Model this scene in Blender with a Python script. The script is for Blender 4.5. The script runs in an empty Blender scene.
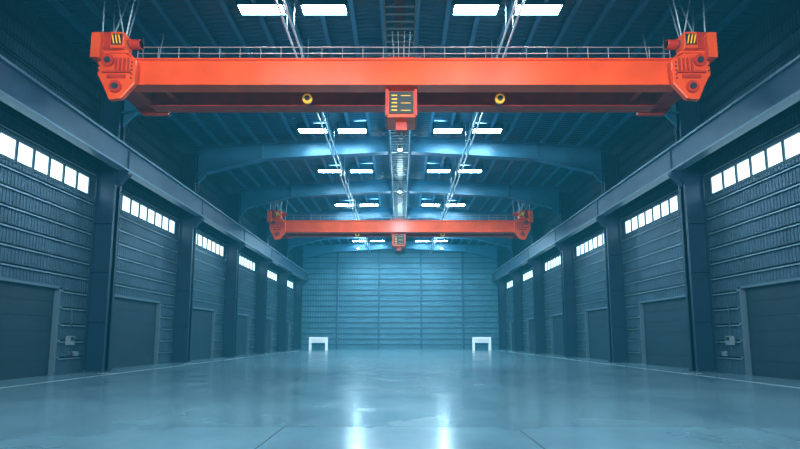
import bpy, math
from mathutils import Vector, Matrix

scene = bpy.context.scene
try:
    scene.view_settings.view_transform = 'Standard'
    scene.view_settings.look = 'None'
except Exception as e:
    print(e)

# ---------------------------------------------------------------- materials
def mat(name, col, rough=0.5, metal=0.0, emit=None, estr=0.0, noise=0.0, nscale=3.0, bump=0.0, spec=0.5):
    m = bpy.data.materials.new(name); m.use_nodes = True
    nt = m.node_tree; b = nt.nodes['Principled BSDF']
    b.inputs['Base Color'].default_value = (*col, 1)
    b.inputs['Roughness'].default_value = rough
    b.inputs['Metallic'].default_value = metal
    b.inputs['Specular IOR Level'].default_value = spec
    if emit:
        b.inputs['Emission Color'].default_value = (*emit, 1)
        b.inputs['Emission Strength'].default_value = estr
    if noise > 0:
        tc = nt.nodes.new('ShaderNodeTexCoord')
        n = nt.nodes.new('ShaderNodeTexNoise'); n.inputs['Scale'].default_value = nscale
        n.inputs['Detail'].default_value = 5
        nt.links.new(tc.outputs['Object'], n.inputs['Vector'])
        r = nt.nodes.new('ShaderNodeValToRGB')
        r.color_ramp.elements[0].position = 0.3; r.color_ramp.elements[1].position = 0.7
        r.color_ramp.elements[0].color = (*[c*(1-noise) for c in col], 1)
        r.color_ramp.elements[1].color = (*[min(1, c*(1+noise)) for c in col], 1)
        nt.links.new(n.outputs['Fac'], r.inputs['Fac'])
        nt.links.new(r.outputs['Color'], b.inputs['Base Color'])
    return m

M_wall = mat('wall_cladding', (0.052, 0.105, 0.155), 0.42, 0.3, noise=0.2, nscale=0.8)
M_girt = mat('wall_girt', (0.20, 0.31, 0.38), 0.35, 0.3)
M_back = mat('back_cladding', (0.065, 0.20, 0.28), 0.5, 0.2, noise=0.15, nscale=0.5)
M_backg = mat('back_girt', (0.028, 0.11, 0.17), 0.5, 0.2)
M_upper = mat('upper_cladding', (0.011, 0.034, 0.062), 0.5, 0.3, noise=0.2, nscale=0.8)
M_col = mat('column_steel', (0.006, 0.028, 0.066), 0.4, 0.2, noise=0.15, nscale=1.5)
M_beam = mat('beam_steel', (0.025, 0.060, 0.105), 0.4, 0.3, noise=0.2, nscale=1.0)
M_bfl = mat('beam_flange', (0.12, 0.20, 0.27), 0.4, 0.3)
M_raft = mat('rafter_steel', (0.024, 0.13, 0.225), 0.4, 0.2, noise=0.15, nscale=1.0)
M_purl = mat('purlin_steel', (0.040, 0.18, 0.30), 0.35, 0.4)
M_pipe = mat('pipe_galvanised', (0.45, 0.62, 0.68), 0.3, 0.6)
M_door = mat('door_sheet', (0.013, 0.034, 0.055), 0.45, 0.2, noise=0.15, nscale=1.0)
M_dframe = mat('door_frame', (0.11, 0.18, 0.23), 0.4, 0.3)
M_win = mat('window_glass', (0.8, 0.9, 0.95), 0.3, emit=(0.66, 0.92, 1.0), estr=2.0)
M_sky = mat('skylight_glass', (0.8, 0.9, 0.95), 0.3, emit=(0.66, 0.91, 1.0), estr=100)
M_wframe = mat('window_frame', (0.03, 0.07, 0.10), 0.5)
M_or = mat('crane_orange', (0.92, 0.078, 0.012), 0.34, 0.0, noise=0.2, nscale=0.7)
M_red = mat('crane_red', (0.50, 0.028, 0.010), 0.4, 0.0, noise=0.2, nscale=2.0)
M_blk = mat('black_plastic', (0.01, 0.01, 0.012), 0.5)
M_yel = mat('yellow_paint_glow', (0.95, 0.45, 0.02), 0.4, emit=(1, 0.5, 0.05), estr=0.35)  # weak glow added to painted stripes and sheaves, shared by the panel lights
M_stl = mat('dark_steel', (0.06, 0.08, 0.10), 0.4, 0.6)
M_tray = mat('tray_steel', (0.02, 0.045, 0.06), 0.55, 0.2)
M_cab = mat('wire_rope', (0.35, 0.45, 0.50), 0.4, 0.6)
M_rail = mat('rail_paint', (0.30, 0.24, 0.25), 0.4, 0.2)
M_wht = mat('white_paint_glow', (0.85, 0.92, 0.95), 0.4, emit=(0.8, 0.95, 1), estr=0.25)  # plain table paint with a weak glow put into its colour
M_line = mat('floor_line_paint', (0.50, 0.64, 0.70), 0.4)
M_lamp = mat('lamp_lens', (1, 1, 1), 0.3, emit=(0.6, 0.9, 1.0), estr=12)
M_box = mat('box_grey', (0.16, 0.23, 0.27), 0.4)

M_deck = mat('roof_deck', (0.015, 0.085, 0.15), 0.45, 0.3)
nt = M_deck.node_tree; b = nt.nodes['Principled BSDF']
tc = nt.nodes.new('ShaderNodeTexCoord')
w = nt.nodes.new('ShaderNodeTexWave'); w.bands_direction = 'Y'; w.inputs['Scale'].default_value = 1.2
nt.links.new(tc.outputs['Object'], w.inputs['Vector'])
bp = nt.nodes.new('ShaderNodeBump'); bp.inputs['Strength'].default_value = 0.6; bp.inputs['Distance'].default_value = 0.06
nt.links.new(w.outputs['Fac'], bp.inputs['Height']); nt.links.new(bp.outputs['Normal'], b.inputs['Normal'])

# polished concrete floor
M_floor = bpy.data.materials.new('polished_concrete'); M_floor.use_nodes = True
nt = M_floor.node_tree; b = nt.nodes['Principled BSDF']; N = nt.nodes.new; L = nt.links.new
tc = N('ShaderNodeTexCoord')
n1 = N('ShaderNodeTexNoise'); n1.inputs['Scale'].default_value = 0.35; n1.inputs['Detail'].default_value = 5; n1.inputs['Roughness'].default_value = 0.55
n2 = N('ShaderNodeTexNoise'); n2.inputs['Scale'].default_value = 0.9; n2.inputs['Detail'].default_value = 4; n2.inputs['Roughness'].default_value = 0.5
L(tc.outputs['Object'], n1.inputs['Vector']); L(tc.outputs['Object'], n2.inputs['Vector'])
r1 = N('ShaderNodeValToRGB')
r1.color_ramp.elements[0].position = 0.30; r1.color_ramp.elements[0].color = (0.085, 0.175, 0.230, 1)
r1.color_ramp.elements[1].position = 0.70; r1.color_ramp.elements[1].color = (0.155, 0.285, 0.345, 1)
L(n1.outputs['Fac'], r1.inputs['Fac'])
br = N('ShaderNodeTexBrick'); br.offset = 0.0
br.inputs['Scale'].default_value = 1.0; br.inputs['Mortar Size'].default_value = 0.016
br.inputs['Brick Width'].default_value = 4.2; br.inputs['Row Height'].default_value = 4.2
br.inputs['Color1'].default_value = (1, 1, 1, 1); br.inputs['Color2'].default_value = (0.80, 0.80, 0.80, 1); br.inputs['Mortar'].default_value = (0.3, 0.3, 0.3, 1)
mp = N('ShaderNodeMapping'); mp.inputs['Location'].default_value = (2.1, 0, 0)
L(tc.outputs['Object'], mp.inputs['Vector']); L(mp.outputs['Vector'], br.inputs['Vector'])
mx = N('ShaderNodeMix'); mx.data_type = 'RGBA'; mx.blend_type = 'MULTIPLY'; mx.inputs['Factor'].default_value = 0.8
L(r1.outputs['Color'], mx.inputs['A']); L(br.outputs['Color'], mx.inputs['B'])
L(mx.outputs['Result'], b.inputs['Base Color'])
mr = N('ShaderNodeMapRange'); mr.inputs['From Min'].default_value = 0.3; mr.inputs['From Max'].default_value = 0.7
mr.inputs['To Min'].default_value = 0.15; mr.inputs['To Max'].default_value = 0.25
L(n2.outputs['Fac'], mr.inputs['Value']); L(mr.outputs['Result'], b.inputs['Roughness'])
b.inputs['Specular IOR Level'].default_value = 0.85

# ---------------------------------------------------------------- mesh builder
class MB:
    def __init__(s): s.v = []; s.f = []; s.mi = []; s.mats = []
    def m(s, mt):
        if mt not in s.mats: s.mats.append(mt)
        return s.mats.index(mt)
    def add(s, vs, fs, mt):
        o = len(s.v); s.v += [tuple(v) for v in vs]; i = s.m(mt)
        for f in fs: s.f.append([k+o for k in f]); s.mi.append(i)
    def box(s, x0, x1, y0, y1, z0, z1, mt):
        if x0 > x1: x0, x1 = x1, x0
        if y0 > y1: y0, y1 = y1, y0
        vs = [(x0,y0,z0),(x1,y0,z0),(x1,y1,z0),(x0,y1,z0),(x0,y0,z1),(x1,y0,z1),(x1,y1,z1),(x0,y1,z1)]
        s.add(vs, [(0,3,2,1),(4,5,6,7),(0,1,5,4),(1,2,6,5),(2,3,7,6),(3,0,4,7)], mt)
    def prism_y(s, pts, y0, y1, mt):
        n = len(pts)
        vs = [(p[0], y0, p[1]) for p in pts] + [(p[0], y1, p[1]) for p in pts]
        fs = [tuple(range(n)), tuple(range(2*n-1, n-1, -1))]
        for i in range(n):
            j = (i+1) % n; fs.append((i, i+n, j+n, j))
        s.add(vs, fs, mt)
    def cyl(s, p0, p1, r, mt, n=10, r2=None):
        p0 = Vector(p0); p1 = Vector(p1); d = (p1-p0).normalized()
        a = Vector((0,0,1)) if abs(d.z) < 0.9 else Vector((1,0,0))
        u = d.cross(a).normalized(); w = d.cross(u)
        if r2 is None: r2 = r
        vs = []
        for P, R in ((p0, r), (p1, r2)):
            for i in range(n):
                t = 2*math.pi*i/n; vs.append(P + u*math.cos(t)*R + w*math.sin(t)*R)
        fs = [tuple(range(n-1,-1,-1)), tuple(range(n, 2*n))]
        for i in range(n):
            j = (i+1) % n; fs.append((i, j, j+n, i+n))
        s.add(vs, fs, mt)
    def tube(s, pts, r, mt, n=10):
        for a, b_ in zip(pts[:-1], pts[1:]): s.cyl(a, b_, r, mt, n)
    def out(s, name, parent=None, loc=(0,0,0), bevel=0.0):
        me = bpy.data.meshes.new(name)
        c = Vector(loc)
        me.from_pydata([tuple(Vector(v)-c) for v in s.v], [], s.f)
        for mt in s.mats: me.materials.append(mt)
        me.polygons.foreach_set('material_index', s.mi)
        me.update()
        import bmesh
        bm = bmesh.new(); bm.from_mesh(me); bmesh.ops.recalc_face_normals(bm, faces=bm.faces); bm.to_mesh(me); bm.free()
        ob = bpy.data.objects.new(name, me); scene.collection.objects.link(ob)
        ob.location = c
        if parent: ob.parent = parent
        if bevel:
            md = ob.modifiers.new('bevel', 'BEVEL'); md.width = bevel; md.segments = 2; md.limit_method = 'ANGLE'
        return ob

def empty(name, loc=(0,0,0)):
    e = bpy.data.objects.new(name, None); scene.collection.objects.link(e); e.location = loc; e.empty_display_size = 0.5
    return e

# ---------------------------------------------------------------- dimensions
WX = 15.1; YB = 66.0; YF = -12.0
COLS = [21.7 + 8.4*i for i in range(-4, 6)]
EAVE = 15.0; RIDGE = 15.9
def roofz(x): return RIDGE - (RIDGE-EAVE)*abs(x)/WX

m = MB(); m.box(-WX-0.5, WX+0.5, YF, YB+0.5, -0.2, 0.0, M_floor); m.out('floor')

m = MB()
m.prism_y([(-WX-.4, EAVE-.02), (0, RIDGE), (WX+.4, EAVE-.02), (WX+.4, EAVE+.2), (0, RIDGE+.25), (-WX-.4, EAVE+.2)], YF, YB+.5, M_deck)
m.out('ceiling')
m = MB()
xs = [0.75 + 1.3*i for i in range(11)]
for x in xs:
    for s in (-1, 1):
        z = roofz(x)
        m.box(s*x-.04, s*x+.04, YF+.1, YB-.02, z-.30, z-.02, M_purl)
        m.box(s*x-.10, s*x+.10, YF+.1, YB-.02, z-.32, z-.29, M_purl)
m.out('trim_1')

# walls
bays = []
ys = [YF] + [c for c in COLS if c > YF] + [YB]
for a, c in zip(ys[:-1], ys[1:]): bays.append((a, c))
DZ = 3.8; WZ0, WZ1 = 8.5, 9.4
dn = 0; wn = 0
for side, s in (('left', -1), ('right', 1)):
    m = MB()
    X0, X1 = s*WX, s*(WX+.4)
    for (a, c) in bays:
        full = (c-a) > 8
        if full:
            d0, d1 = a+1.0, c-1.9
            w0, w1 = a+.45, c-.45
            m.box(X0, X1, a, d0, 0, DZ, M_wall)
            m.box(X0, X1, d1, c, 0, DZ, M_wall)
            m.box(X0, X1, a, c, DZ, WZ0, M_wall)
            m.box(X0, X1, a, w0, WZ0, WZ1, M_wall); m.box(X0, X1, w1, c, WZ0, WZ1, M_wall)
            m.box(X0, X1, a, c, WZ1, 10.2, M_wall)
        else:
            m.box(X0, X1, a, c, 0, 10.2, M_wall)
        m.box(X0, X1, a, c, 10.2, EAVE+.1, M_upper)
        y = a+.1
        while y < c-.1:
            zs = []
            if full:
                if d0-.12 < y < d1+.12: zs.append((DZ+.15, WZ0-.08))
                else: zs.append((0.02, WZ0-.08))
                zs.append((WZ1+.08, 10.2))
            else: zs.append((.02, 10.2))
            for z0, z1 in zs: m.box(X0, X0-s*.02, y, y+.07, z0, z1, M_wall)
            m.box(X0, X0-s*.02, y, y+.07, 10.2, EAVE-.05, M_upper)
            y += .16
        z = 0.75
        while z < 14.6:
            if not (WZ0-.12 < z < WZ1+.12):
                segs = [(a, c)]
                if full and z < DZ+.15: segs = [(a, d0-.14), (d1+.14, c)]
                for q0, q1 in segs:
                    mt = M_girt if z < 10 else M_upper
                    m.box(X0, X0-s*.12, q0, q1, z-.035, z+.035, mt)
                    m.box(X0-s*.10, X0-s*.12, q0, q1, z-.09, z+.035, mt)
            z += .74
    m.out('wall_'+side)
    for (a, c) in bays:
        if c-a < 8: continue
        d0, d1 = a+1.0, c-1.9; w0, w1 = a+.45, c-.45
        dn += 1
        m = MB()
        xi = s*(WX+.18)
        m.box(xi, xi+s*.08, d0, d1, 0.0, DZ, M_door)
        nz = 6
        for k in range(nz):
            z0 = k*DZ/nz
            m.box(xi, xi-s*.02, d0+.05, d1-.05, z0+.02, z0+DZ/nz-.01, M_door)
        m.box(s*(WX-.05), s*(WX+.2), d0-.08, d0+.02, 0, DZ+.08, M_dframe)
        m.box(s*(WX-.05), s*(WX+.2), d1-.02, d1+.08, 0, DZ+.08, M_dframe)
        m.box(s*(WX-.05), s*(WX+.2), d0-.08, d1+.08, DZ-.02, DZ+.08, M_dframe)
        m.out('door_%d' % dn)
        wn += 1
        m = MB()
        xi = s*(WX+.06)
        m.box(xi, xi+s*.04, w0, w1, WZ0, WZ1, M_win)
        npn = 9
        for k in range(npn+1):
            yy = w0 + (w1-w0)*k/npn
            m.box(s*(WX-.0), s*(WX+.08), yy-.045, yy+.045, WZ0, WZ1, M_wframe)
        m.box(s*(WX-.03), s*(WX+.13), w0-.05, w1+.05, WZ0-.08, WZ0+.04, M_wframe)
        m.box(s*(WX-.03), s*(WX+.13), w0-.05, w1+.05, WZ1-.04, WZ1+.08, M_wframe)
        m.out('window_%d' % wn)

# back wall
m = MB()
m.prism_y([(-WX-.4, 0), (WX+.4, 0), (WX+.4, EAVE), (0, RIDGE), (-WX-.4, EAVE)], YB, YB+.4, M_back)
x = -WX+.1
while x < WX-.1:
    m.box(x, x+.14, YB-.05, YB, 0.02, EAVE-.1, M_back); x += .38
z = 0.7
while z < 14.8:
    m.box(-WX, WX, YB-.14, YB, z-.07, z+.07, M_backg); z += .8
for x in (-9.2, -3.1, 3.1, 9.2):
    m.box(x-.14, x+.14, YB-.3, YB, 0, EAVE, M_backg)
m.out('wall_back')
m = MB(); m.box(-WX-.4, WX+.4, YF-.3, YF, 0, RIDGE, M_wall); m.out('wall_front')

# columns
for y in COLS:
    if y < -6: continue
    for s in (-1, 1):
        m = MB()
        xi, xo = 14.0, WX-.14
        m.box(s*xi, s*(xi+.07), y-.27, y+.27, 0, 14.3, M_col)
        m.box(s*(xo-.07), s*xo, y-.27, y+.27, 0, 14.3, M_col)
        m.box(s*xi, s*xo, y-.12, y+.12, 0, 14.3, M_col)
        for z in (2.4, 4.8, 7.2, 9.6):
            m.box(s*(xi+.05), s*(xo-.05), y-.25, y+.25, z-.02, z+.02, M_col)
        m.box(s*(xi-.12), s*(xo+.05), y-.38, y+.38, 0, .05, M_beam)
        for bx in (xi-.05, xo-.15):
            for by in (-.32, .32):
                m.cyl((s*bx, y+by, .04), (s*bx, y+by, .13), .035, M_stl, 6)
        m.out('steel_column', loc=(s*14.5, y, 0))

# runway beams
for s in (-1, 1):
    m = MB()
    x0, x1 = 13.45, 13.95
    m.box(s*x0, s*x1, YF+.1, YB-.2, 11.0, 11.10, M_bfl)
    m.box(s*x0, s*x1, YF+.1, YB-.2, 9.85, 9.93, M_bfl)
    m.box(s*(x0+.12), s*(x0+.3), YF+.1, YB-.2, 9.9, 11.0, M_beam)
    m.box(s*(x0+.2), s*(x0+.28), YF+.1, YB-.2, 11.1, 11.22, M_stl)
    for y in COLS:
        if y < -6: continue
        m.box(s*(x0+.06), s*(x1), y-.03, y+.03, 9.9, 11.0, M_beam)
        m.prism_y([(s*14.0, 9.1), (s*14.0, 9.85), (s*13.45, 9.85), (s*13.45, 9.7)], y-.15, y+.15, M_col)
    m.out('runway_beam')

# rafters
for y in COLS:
    if y < -6: continue
    m = MB()
    for s in (-1, 1):
        prof_b = [(0, 14.5), (9.5, 13.95), (13.95, 12.85)]
        top = lambda x: roofz(x)-.34
        pts = [(s*p[0], p[1]) for p in prof_b] + [(s*13.95, top(13.95)), (0, top(0))]
        m.prism_y(pts, y-.06, y+.06, M_raft)
        for (xa, za), (xb, zb) in zip(prof_b[:-1], prof_b[1:]):
            m.prism_y([(s*xa, za), (s*xb, zb), (s*xb, zb-.06), (s*xa, za-.06)], y-.26, y+.26, M_raft)
        m.prism_y([(0, top(0)), (s*13.95, top(13.95)), (s*13.95, top(13.95)-.05), (0, top(0)-.05)], y-.26, y+.26, M_raft)
        for xx in (4.7, 9.5):
            zb = 14.5-.55*xx/9.5
            m.box(s*xx-.02, s*xx+.02, y-.24, y+.24, zb, top(xx), M_raft)
        m.prism_y([(s*13.95, 12.2), (s*13.95, 12.85), (s*13.2, 13.03)], y-.05, y+.05, M_raft)
    m.box(-.03, .03, y-.26, y+.26, 14.45, roofz(0)-.36, M_raft)
    m.out('roof_rafter', loc=(0, y, 14.5))

# skylights
SKY = [-8, .8, 9.2, 17.4, 28.4, 35.6, 40.6, 45.0, 49.6, 53.6, 58.0, 62.2]
for y in SKY:
    for xc in (-5.75, -3.15, 3.15, 5.75):
        m = MB()
        z = 15.2
        hx, hy = .90, .28
        m.box(xc-hx, xc+hx, y-hy, y+hy, z, z+.03, M_sky)
        zt = roofz(xc)-z-.02
        m.box(xc-hx-.07, xc-hx, y-hy-.06, y+hy+.06, z-.03, z+zt, M_purl)
        m.box(xc+hx, xc+hx+.07, y-hy-.06, y+hy+.06, z-.03, z+zt, M_purl)
        m.box(xc-hx-.07, xc+hx+.07, y-hy-.06, y-hy, z-.03, z+zt, M_purl)
        m.box(xc-hx-.07, xc+hx+.07, y+hy, y+hy+.06, z-.03, z+zt, M_purl)
        m.out('skylight', loc=(xc, y, z))

# conduits
for s in (-1, 1):
    m = MB()
    for dx in (0, .28):
        m.cyl((s*(4.3+dx), YF+.2, 14.0), (s*(4.3+dx), YB-.2, 14.0), .05, M_pipe, 8)
    y = YF+1
    while y < YB-1:
        for dx in (0, .28):
            m.cyl((s*(4.3+dx), y, 14.0), (s*(4.3+dx), y, roofz(4.4)), .015, M_pipe, 5)
        y += 2.8
    m.out('conduit_pipe')

# cable tray
m = MB()
for s in (-1, 1): m.box(s*.6-.03, s*.6+.03, YF+.2, YB-.2, 13.95, 14.2, M_tray)
m.box(-.2, .2, YF+.2, YB-.2, 14.0, 14.12, M_blk)
y = YF+.5
while y < YB-.4:
    m.box(-.6, .6, y-.03, y+.03, 13.96, 14.02, M_tray); y += .4
y = YF+1
while y < YB-1:
    for s in (-1, 1): m.cyl((s*.6, y, 14.2), (s*.6, y, roofz(.6)), .015, M_tray, 5)
    y += 2.8
m.out('cable_tray')
for (x, y, e) in ((0, 6, 1000), (0, 26.5, 900), (0, 34.5, 1000), (0, 44.5, 1300), (-5.4, 57, 1200), (5.4, 57, 1200), (0, 51, 1200)):  # the two off-centre far lamps are added to streak the floor with light
    m = MB()
    zt = 13.94 if x == 0 else roofz(x)-.02
    m.cyl((x, y, zt), (x, y, 13.3), .02, M_stl, 6)
    m.cyl((x, y, 13.3), (x, y, 13.1), .06, M_stl, 12, .16)
    m.cyl((x, y, 13.1), (x, y, 13.06), .14, M_lamp, 12)
    lamp = m.out('pendant_lamp', loc=(x, y, 13.2))
    l = bpy.data.lights.new('bulb', 'POINT'); l.energy = e; l.color = (.50, .82, 1.0); l.shadow_soft_size = .25
    o = bpy.data.objects.new('bulb', l); scene.collection.objects.link(o); o.parent = lamp; o.location = (0, 0, -.48)

# ---------------------------------------------------------------- crane
def crane(cx, cy, cz):
    root = empty('overhead_crane', (cx, cy, cz))
    RZ = lambda x: roofz(x)-(cz-11.6)
    def fin(mb, name, bevel=0.0):
        ob = mb.out(name, bevel=bevel)
        ob.data.transform(Matrix.Translation(Vector((0, 0, -11.6))))
        ob.parent = root
        return ob
    GL = 10.7
    y0, y1 = -.25, .25
    y2, y3 = 1.35, 1.85
    for nm, a, c in (('front_girder', y0, y1), ('rear_girder', y2, y3)):
        m = MB()
        mt = M_or if nm[0] == 'f' else M_red
        m.box(-GL, GL, a+.05, c-.05, 11.14, 12.16, mt)
        m.box(-GL, GL, a-.03, c+.03, 12.14, 12.2, mt)
        m.box(-GL, GL, a-.03, c+.03, 11.1, 11.16, mt)
        fin(m, nm, .01)
    m = MB()
    m.box(-GL, GL, y1+.03, y2-.03, 12.12, 12.16, M_red)
    for s in (-1, 1): m.box(s*9.6-.1, s*9.6+.1, y1, y2, 11.3, 11.9, M_red)
    fin(m, 'walkway')
    m = MB()
    for yy in (y0+.03, y3-.03):
        for z in (12.42, 12.68):
            m.cyl((-GL+.3, yy, z), (GL-.3, yy, z), .018, M_rail, 6)
        k = -GL+.3
        while k < GL-.2:
            m.cyl((k, yy, 12.18), (k, yy, 12.68), .016, M_rail, 6); k += (2*GL-.6)/26
    fin(m, 'handrail')
    m = MB()
    for yy in (.0, 1.6): m.box(-GL, GL, yy-.04, yy+.04, 12.2, 12.27, M_stl)
    fin(m, 'trolley_rail')
    for s in (-1, 1):
        m = MB()
        prof = [(10.25, 11.95), (10.25, 11.0), (10.75, 10.4), (11.2, 10.35), (11.5, 11.0), (11.7, 11.35), (11.7, 12.5), (11.5, 12.75), (10.9, 12.75), (10.7, 12.2)]
        m.prism_y([(s*p[0], p[1]) for p in prof], -.55, -.35, M_or)
        m.prism_y([(s*p[0], max(p[1], 11.05)) for p in prof[:2]+[(11.4, 11.05)]+prof[5:]], 1.95, 2.15, M_red)
        m.box(s*10.7, s*11.6, -.35, 1.95, 11.3, 12.1, M_red)
        m.box(s*10.55, s*11.7, -.6, 2.2, 12.2, 12.3, M_or)
        fin(m, 'end_truck', .03)
        m = MB()
        for wx, wz in ((10.95, 10.85), (11.3, 11.9)):
            m.cyl((s*wx, -.62, wz), (s*wx, -.5, wz), .24, M_red, 20)
            m.cyl((s*wx, -.66, wz), (s*wx, -.6, wz), .12, M_stl, 14)
        for k in range(5):
            m.cyl((s*(10.38), -.60, 11.2+k*.16), (s*10.38, -.54, 11.2+k*.16), .03, M_stl, 6)
            m.cyl((s*11.63, -.60, 11.5+k*.2), (s*11.63, -.54, 11.5+k*.2), .03, M_stl, 6)
        m.box(s*10.4, s*11.5, -.62, -.55, 11.40, 11.47, M_red)
        m.box(s*10.85, s*11.6, -.62, -.55, 12.38, 12.44, M_red)
        for k in range(4):
            m.box(s*(10.48+k*.16), s*(10.55+k*.16), -.60, -.55, 11.52, 12.0, M_red)
        m.box(s*10.6, s*11.3, -.60, -.545, 11.20, 11.32, M_red)
        fin(m, 'wheel_set')
        m = MB()
        m.box(s*10.65, s*11.15, -.75, -.2, 12.3, 12.95, M_or)
        m.box(s*11.2, s*11.8, -.6, .2, 12.3, 13.05, M_red)
        m.cyl((s*11.0, -.35, 12.70), (s*10.2, -.35, 12.70), .16, M_stl, 16)
        m.cyl((s*10.6, -.35, 12.70), (s*10.2, -.35, 12.70), .18, M_red, 16)
        m.box(s*11.5, s*11.85, -.8, -.3, 11.9, 12.9, M_or)
        m.box(s*10.69, s*11.11, -.77, -.74, 12.42, 12.86, M_blk)
        for k in range(3):
            m.prism_y([(s*(10.73+k*.12), 12.46), (s*(10.78+k*.12), 12.46), (s*(10.86+k*.12), 12.82), (s*(10.81+k*.12), 12.82)], -.785, -.76, M_yel)
        fin(m, 'drive_motor', .025)
        m = MB()
        for (ax, ay, bx, by) in ((10.8, -.4, 10.35, -.6), (10.95, -.1, 10.75, .2), (11.1, .1, 11.3, -.4), (11.4, -.3, 11.1, .1), (11.5, 0, 11.9, .4), (11.7, -.4, 11.6, -.6),
                                 (11.0, 2.0, 10.8, 2.2), (11.5, 2.0, 11.7, 2.2)):
            zt = RZ(bx)-.03
            zb = 12.9 if ay < 1 else 12.25
            m.cyl((s*ax, ay, zb), (s*bx, by, zt), .03, M_cab, 6)
        fin(m, 'suspension_cable')
    for x in (-3.95, 3.95):
        m = MB()
        m.cyl((x, .75, 11.12), (x, .85, 11.12), .2, M_yel, 20)
        m.cyl((x, .70, 11.12), (x, .90, 11.12), .11, M_stl, 16)
        m.box(x-.05, x+.05, .9, 1.35, 11.1, 11.3, M_stl)
        fin(m, 'sheave')
    m = MB()
    hy0, hy1 = -.15, .95
    X = -.1
    m.box(X-.56, X+.56, hy0, hy1, 9.85, 10.92, M_or)
    m.box(X-.62, X-.50, hy0-.05, hy1+.05, 9.9, 10.97, M_red)
    m.box(X+.50, X+.62, hy0-.05, hy1+.05, 9.9, 10.97, M_red)
    m.box(X-.47, X+.47, hy0-.05, hy0, 9.98, 10.88, M_blk)
    for k in range(5):
        z = 10.08+k*.15
        m.box(X-.38, X-.16, hy0-.07, hy0-.04, z, z+.05, M_yel)
        if k % 2 == 0: m.box(X-.02, X+.36, hy0-.07, hy0-.04, z, z+.03, M_yel)
    m.box(X-.35, X-.25, .3, .9, 10.95, 12.35, M_red); m.box(X+.25, X+.35, .3, .9, 10.95, 12.35, M_red)
    fin(m, 'hoist_body', .02)
    m = MB()
    m.box(X-.8, X+.8, -.05, 1.65, 12.27, 12.4, M_red)
    for sx in (-.6, .6):
        for yy in (0, 1.6): m.cyl((X+sx, yy-.08, 12.36), (X+sx, yy+.08, 12.36), .12, M_stl, 14)
    m.cyl((X-.55, .8, 12.6), (X+.55, .8, 12.6), .22, M_stl, 18)
    fin(m, 'trolley', .015)
    m = MB()
    for dx in (-.28, -.1, .1, .28):
        m.cyl((X+dx, .3, 12.35), (X+dx*1.3, .2, 13.9-(cz-11.6)), .014, M_cab, 6)
    m.box(X-.22, X+.22, .2, .55, 9.5, 9.87, M_red)
    m.cyl((X, .38, 9.52), (X, .38, 9.32), .06, M_stl, 10)
    pts = [Vector((X + .14*math.cos(t)*1.0, .38, 9.20 + .14*math.sin(t))) for t in [math.radians(a) for a in range(90, -200, -20)]]
    m.tube(pts, .04, M_stl, 8)
    fin(m, 'hook_block')
    return root

crane(0.15, 16.75, 11.85)
crane(0.0, 40.0, 11.6)

# ---------------------------------------------------------------- small things
for s in (-1, 1):
    cx, cy = s*10.9, 60.5
    m = MB()
    m.box(cx-1.2, cx+1.2, cy-.4, cy+.4, 1.5, 1.75, M_wht)
    for sx in (-1, 1):
        m.box(cx+sx*1.08-.11, cx+sx*1.08+.11, cy-.4, cy-.25, 0, 1.5, M_wht)
        m.box(cx+sx*1.08-.11, cx+sx*1.08+.11, cy+.25, cy+.4, 0, 1.5, M_wht)
    m.box(cx-1.0, cx+1.0, cy-.05, cy, 1.0, 1.5, M_wht)
    m.out('work_table', loc=(cx, cy, 0))
for s in (-1, 1):
    m = MB()
    X = WX-.13
    m.box(s*(X-.2), s*X, 20.25, 20.55, 1.3, 1.7, M_box)
    m.box(s*(X-.22), s*(X-.2), 20.3, 20.5, 1.5, 1.65, M_blk)
    m.cyl((s*(X-.08), 20.4, 1.7), (s*(X-.08), 20.4, 3.2), .02, M_stl, 8)
    m.box(s*(X-.16), s*X, 20.75, 20.9, .8, 1.0, M_box)
    m.tube([(s*(X-.08), 20.4, 1.3), (s*(X-.08), 20.4, .9), (s*(X-.08), 20.8, .9)], .02, M_stl, 8)
    m.out('control_box')
m = MB()
for s in (-1, 1):
    m.box(s*12.9-.05, s*12.9+.05, 6, 62, .001, .004, M_line)
    for y in COLS:
        if 8 < y < 60: m.box(s*12.95, s*13.8, y-.9, y-.8, .001, .004, M_line)
m.out('floor_marking')

# ---------------------------------------------------------------- unseen fill light added behind the viewpoint to brighten the crane front
def area(loc, sx, sy, e, col, rot=(0,0,0)):
    l = bpy.data.lights.new('fill', 'AREA'); l.shape = 'RECTANGLE'; l.size = sx; l.size_y = sy; l.energy = e; l.color = col; l.spread = math.radians(110)
    o = bpy.data.objects.new('fill_light', l); o.location = loc; o.rotation_euler = rot; scene.collection.objects.link(o)
    return o
area((0, -5, 11.0), 22, 2, 3400, (.90, .95, 1), (math.radians(86), 0, 0))

# ---------------------------------------------------------------- world: light haze
wd = bpy.data.worlds.new('World'); scene.world = wd; wd.use_nodes = True
nt = wd.node_tree; bg = nt.nodes['Background']
bg.inputs['Color'].default_value = (.2, .5, .65, 1); bg.inputs['Strength'].default_value = 0.3
va = nt.nodes.new('ShaderNodeVolumeAbsorption'); va.inputs['Color'].default_value = (0, 0, 0, 1); va.inputs['Density'].default_value = 0.003
em = nt.nodes.new('ShaderNodeEmission'); em.inputs['Color'].default_value = (.03, .38, .58, 1); em.inputs['Strength'].default_value = 0.003
ads = nt.nodes.new('ShaderNodeAddShader')
nt.links.new(va.outputs[0], ads.inputs[0]); nt.links.new(em.outputs[0], ads.inputs[1])
nt.links.new(ads.outputs[0], nt.nodes['World Output'].inputs['Volume'])

# ---------------------------------------------------------------- camera
cd = bpy.data.cameras.new('cam'); cam = bpy.data.objects.new('camera', cd); scene.collection.objects.link(cam)
cd.sensor_width = 36; cd.lens = 20.25; cd.shift_y = 0.083; cd.clip_end = 300
cam.location = (0, 0, 1.6); cam.rotation_euler = (math.radians(96), 0, 0)
scene.camera = cam
